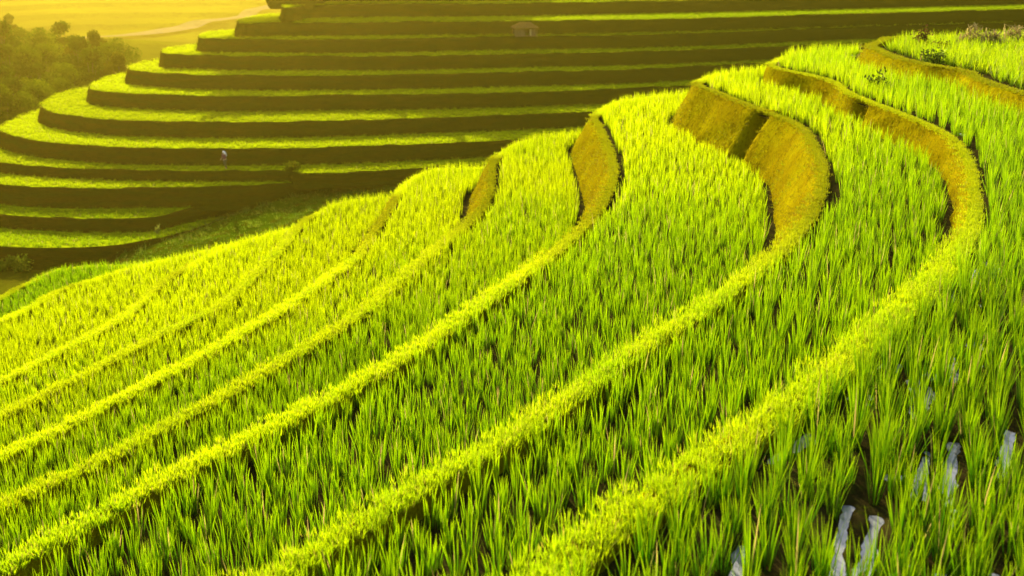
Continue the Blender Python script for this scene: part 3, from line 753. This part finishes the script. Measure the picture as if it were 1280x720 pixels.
M_WOOD = ground_mat('old_planks', (.16, .09, .045), (.22, .13, .07), (.10, .05, .03), 2, (8, 1, 1), bump=.6, fine=8)
M_DARK = plain('dark_opening', (.03, .02, .012))
hut = empty('field_hut', P(656, 45.5, 12.6)+np.array((0, .5, .02)), R(12)); tag(hut, 'small thatched wooden field hut on the far hillside', 'hut')
bm = bmesh.new()
x, y, zt = 1.15, .8, 1.05
box(bm, -x, x, y-.06, y, .1, zt); box(bm, -x, -x+.06, -y, y-.06, .1, zt); box(bm, x-.06, x, -y, y-.06, .1, zt); box(bm, -x+.06, -.1, -y, -y+.06, .1, zt); box(bm, .62, x-.06, -y, -y+.06, .1, zt)
part('wall', bm, M_WOOD, hut)
bm = bmesh.new(); box(bm, -x, x, -y, y, .0, .095); part('floor', bm, M_WOOD, hut)
bm = bmesh.new(); box(bm, .45, .60, -y-.05, -y+.5, .11, .98); d_ = part('door', bm, plain('pale_door', (.45, .32, .16)), hut, .01)
for sx in (-1, 1):
    for sy in (-1, 1):
        bm = bmesh.new(); limb(bm, (sx*(x+.12), sy*(y+.1), -.1), (sx*(x+.12), sy*(y+.1), 1.2), .05, .045, 8); part('post', bm, M_WOOD, hut)
bm = bmesh.new()                                              # thick sagging thatch, hipped
nx_, ny_ = 22, 16; top_v, bot_v = [], []
for i in range(nx_+1):
    for j in range(ny_+1):
        u, v = i/nx_*2-1, j/ny_*2-1
        h = min(1-abs(v), (1-abs(u))*1.9); px_, py_ = u*1.5, v*1.2
        zz = .98 + h*.62 + noise.noise(Vector((u*6, v*6, 2)))*.05
        top_v.append(bm.verts.new((px_+noise.noise(Vector((u*9, v*9, 7)))*.05, py_, zz))); bot_v.append(bm.verts.new((px_*.97, py_*.97, zz-.14)))
W_ = ny_+1
for i in range(nx_):
    for j in range(ny_):
        a = i*W_+j; bm.faces.new((top_v[a], top_v[a+W_], top_v[a+W_+1], top_v[a+1])); bm.faces.new((bot_v[a], bot_v[a+1], bot_v[a+W_+1], bot_v[a+W_]))
for i in range(nx_):
    for j in (0, ny_): a = i*W_+j; bm.faces.new((top_v[a], bot_v[a], bot_v[a+W_], top_v[a+W_]))
for j in range(ny_):
    for i in (0, nx_): a = i*W_+j; bm.faces.new((top_v[a], bot_v[a], bot_v[a+1], top_v[a+1]))
part('roof', bm, M_THATCH, hut)

# ------------------------------------------------------------------ person on the far step
def skin_mesh(name, verts, edges, radii, mat, parent, root=0, sub=2):
    me = bpy.data.meshes.new(name); me.from_pydata([Vector(v) for v in verts], edges, [])
    o = link(bpy.data.objects.new(name, me), parent)
    sm = o.modifiers.new('skin', 'SKIN')
    for i, r in enumerate(radii): me.skin_vertices[0].data[i].radius = (r, r*.9)
    me.skin_vertices[0].data[root].use_root = True; sm.use_smooth_shade = True
    ss = o.modifiers.new('sub', 'SUBSURF'); ss.levels = sub; ss.render_levels = sub
    dg = bpy.context.evaluated_depsgraph_get(); m2 = bpy.data.meshes.new_from_object(o.evaluated_get(dg))
    o.modifiers.clear(); o.data = m2; m2.materials.clear(); m2.materials.append(mat); return o
M_SKIN = plain('skin', (.36, .2, .12), .6, .3)
pos_p = P(282, 211.3, 22.2)
per = empty('person', pos_p + np.array((0, 0, .01)), R(-35), 1.06); per['label'] = 'person in pale headscarf and plum jacket standing on the far step'; per['category'] = 'person'
BV = [(0,0,.86),(0,-.02,1.05),(0,-.05,1.25),(0,-.08,1.36),(0,-.11,1.45),(0,-.15,1.56),   # pelvis..head
      (.16,-.07,1.31),(.22,-.10,1.06),(.19,-.26,.90),(.18,-.31,.86), (-.16,-.07,1.31),(-.22,-.10,1.06),(-.19,-.27,.92),(-.18,-.32,.88),
      (.09,0,.80),(.10,-.07,.45),(.11,.02,.08),(.11,-.12,.03), (-.09,0,.80),(-.10,-.02,.45),(-.11,.10,.08),(-.11,-.03,.03)]
BE = [(0,1),(1,2),(2,3),(3,4),(4,5),(2,6),(6,7),(7,8),(8,9),(2,10),(10,11),(11,12),(12,13),(0,14),(14,15),(15,16),(16,17),(0,18),(18,19),(19,20),(20,21)]
BR = [.13,.125,.14,.06,.055,.095, .065,.045,.032,.034,.065,.045,.032,.034,.095,.06,.04,.035,.095,.06,.04,.035]
for sgn, h0 in ((1, 9), (-1, 13)):                              # fingers and thumb
    hx, hy, hz = BV[h0]
    for fi in range(5):
        a = (fi-2)*.017; l = (.05, .075, .08, .075, .06)[fi]; n0 = len(BV)
        if fi == 0: pts = [(hx-sgn*.03, hy+.01, hz-.01), (hx-sgn*.045, hy-.02, hz-.025)]
        else: pts = [(hx+a, hy-l*.5, hz-.015), (hx+a, hy-l*.8, hz-.04)]
        for q_ in pts: BV.append(q_); BR.append(.009)
        BE += [(h0, n0), (n0, n0+1)]
skin_mesh('body', BV, BE, BR, M_SKIN, per)
jv = [(0,0,.84),(0,-.02,1.05),(0,-.05,1.26),(.16,-.07,1.31),(.22,-.10,1.06),(.195,-.24,.925),(-.16,-.07,1.31),(-.22,-.10,1.06),(-.195,-.25,.945),(0,-.07,1.34)]
skin_mesh('jacket', jv, [(0,1),(1,2),(2,3),(3,4),(4,5),(2,6),(6,7),(7,8),(2,9)], [.165,.15,.165,.085,.062,.05,.085,.062,.05,.08], plain('plum_cloth', (.14, .02, .06)), per)
skin_mesh('trousers', [(0,0,.86),(.09,0,.78),(.10,-.07,.45),(.11,.02,.12),(-.09,0,.78),(-.10,-.02,.45),(-.11,.10,.12)], [(0,1),(1,2),(2,3),(0,4),(4,5),(5,6)], [.15,.115,.08,.062,.115,.08,.062], plain('dark_cloth', (.07, .06, .03)), per)
skin_mesh('headscarf', [(0,-.14,1.585),(0,-.05,1.53),(0,.06,1.40),(0,.11,1.22),(0,.12,1.08)], [(0,1),(1,2),(2,3),(3,4)], [.125,.13,.14,.12,.07], plain('pale_cloth', (.85, .78, .76)), per)
M_FACE = plain('dark_eye', (.02, .015, .01))
bm = bmesh.new()
for sx in (-1, 1): bmesh.ops.create_icosphere(bm, subdivisions=2, radius=.011, matrix=Matrix.Translation((sx*.034, -.235, 1.57)))
part('eyes', bm, M_FACE, per)
bm = bmesh.new(); bmesh.ops.create_cone(bm, segments=10, radius1=.017, radius2=.004, depth=.05, matrix=Matrix.Translation((0, -.248, 1.545)) @ Matrix.Rotation(R(20), 4, 'X')); part('nose', bm, M_SKIN, per)

# ------------------------------------------------------------------ haze
bm = bmesh.new(); box(bm, -1500, 1500, -300, 2900, -30, 78)
bmesh.ops.recalc_face_normals(bm, faces=bm.faces)
me = bpy.data.meshes.new('haze'); bm.to_mesh(me); bm.free()
m, n, out = newmat('haze_air'); pv = n.nodes.new('ShaderNodeVolumePrincipled')
pv.inputs['Color'].default_value = (1.0, .76, .07, 1); pv.inputs['Density'].default_value = HAZE_DENSITY; pv.inputs['Anisotropy'].default_value = HAZE_G
n.links.new(pv.outputs[0], out.inputs['Volume']); me.materials.append(m)
hz = link(bpy.data.objects.new('haze', me)); tag(hz, 'golden morning haze filling the whole valley', 'haze', kind='stuff')
print('total objects', len(bpy.data.objects))
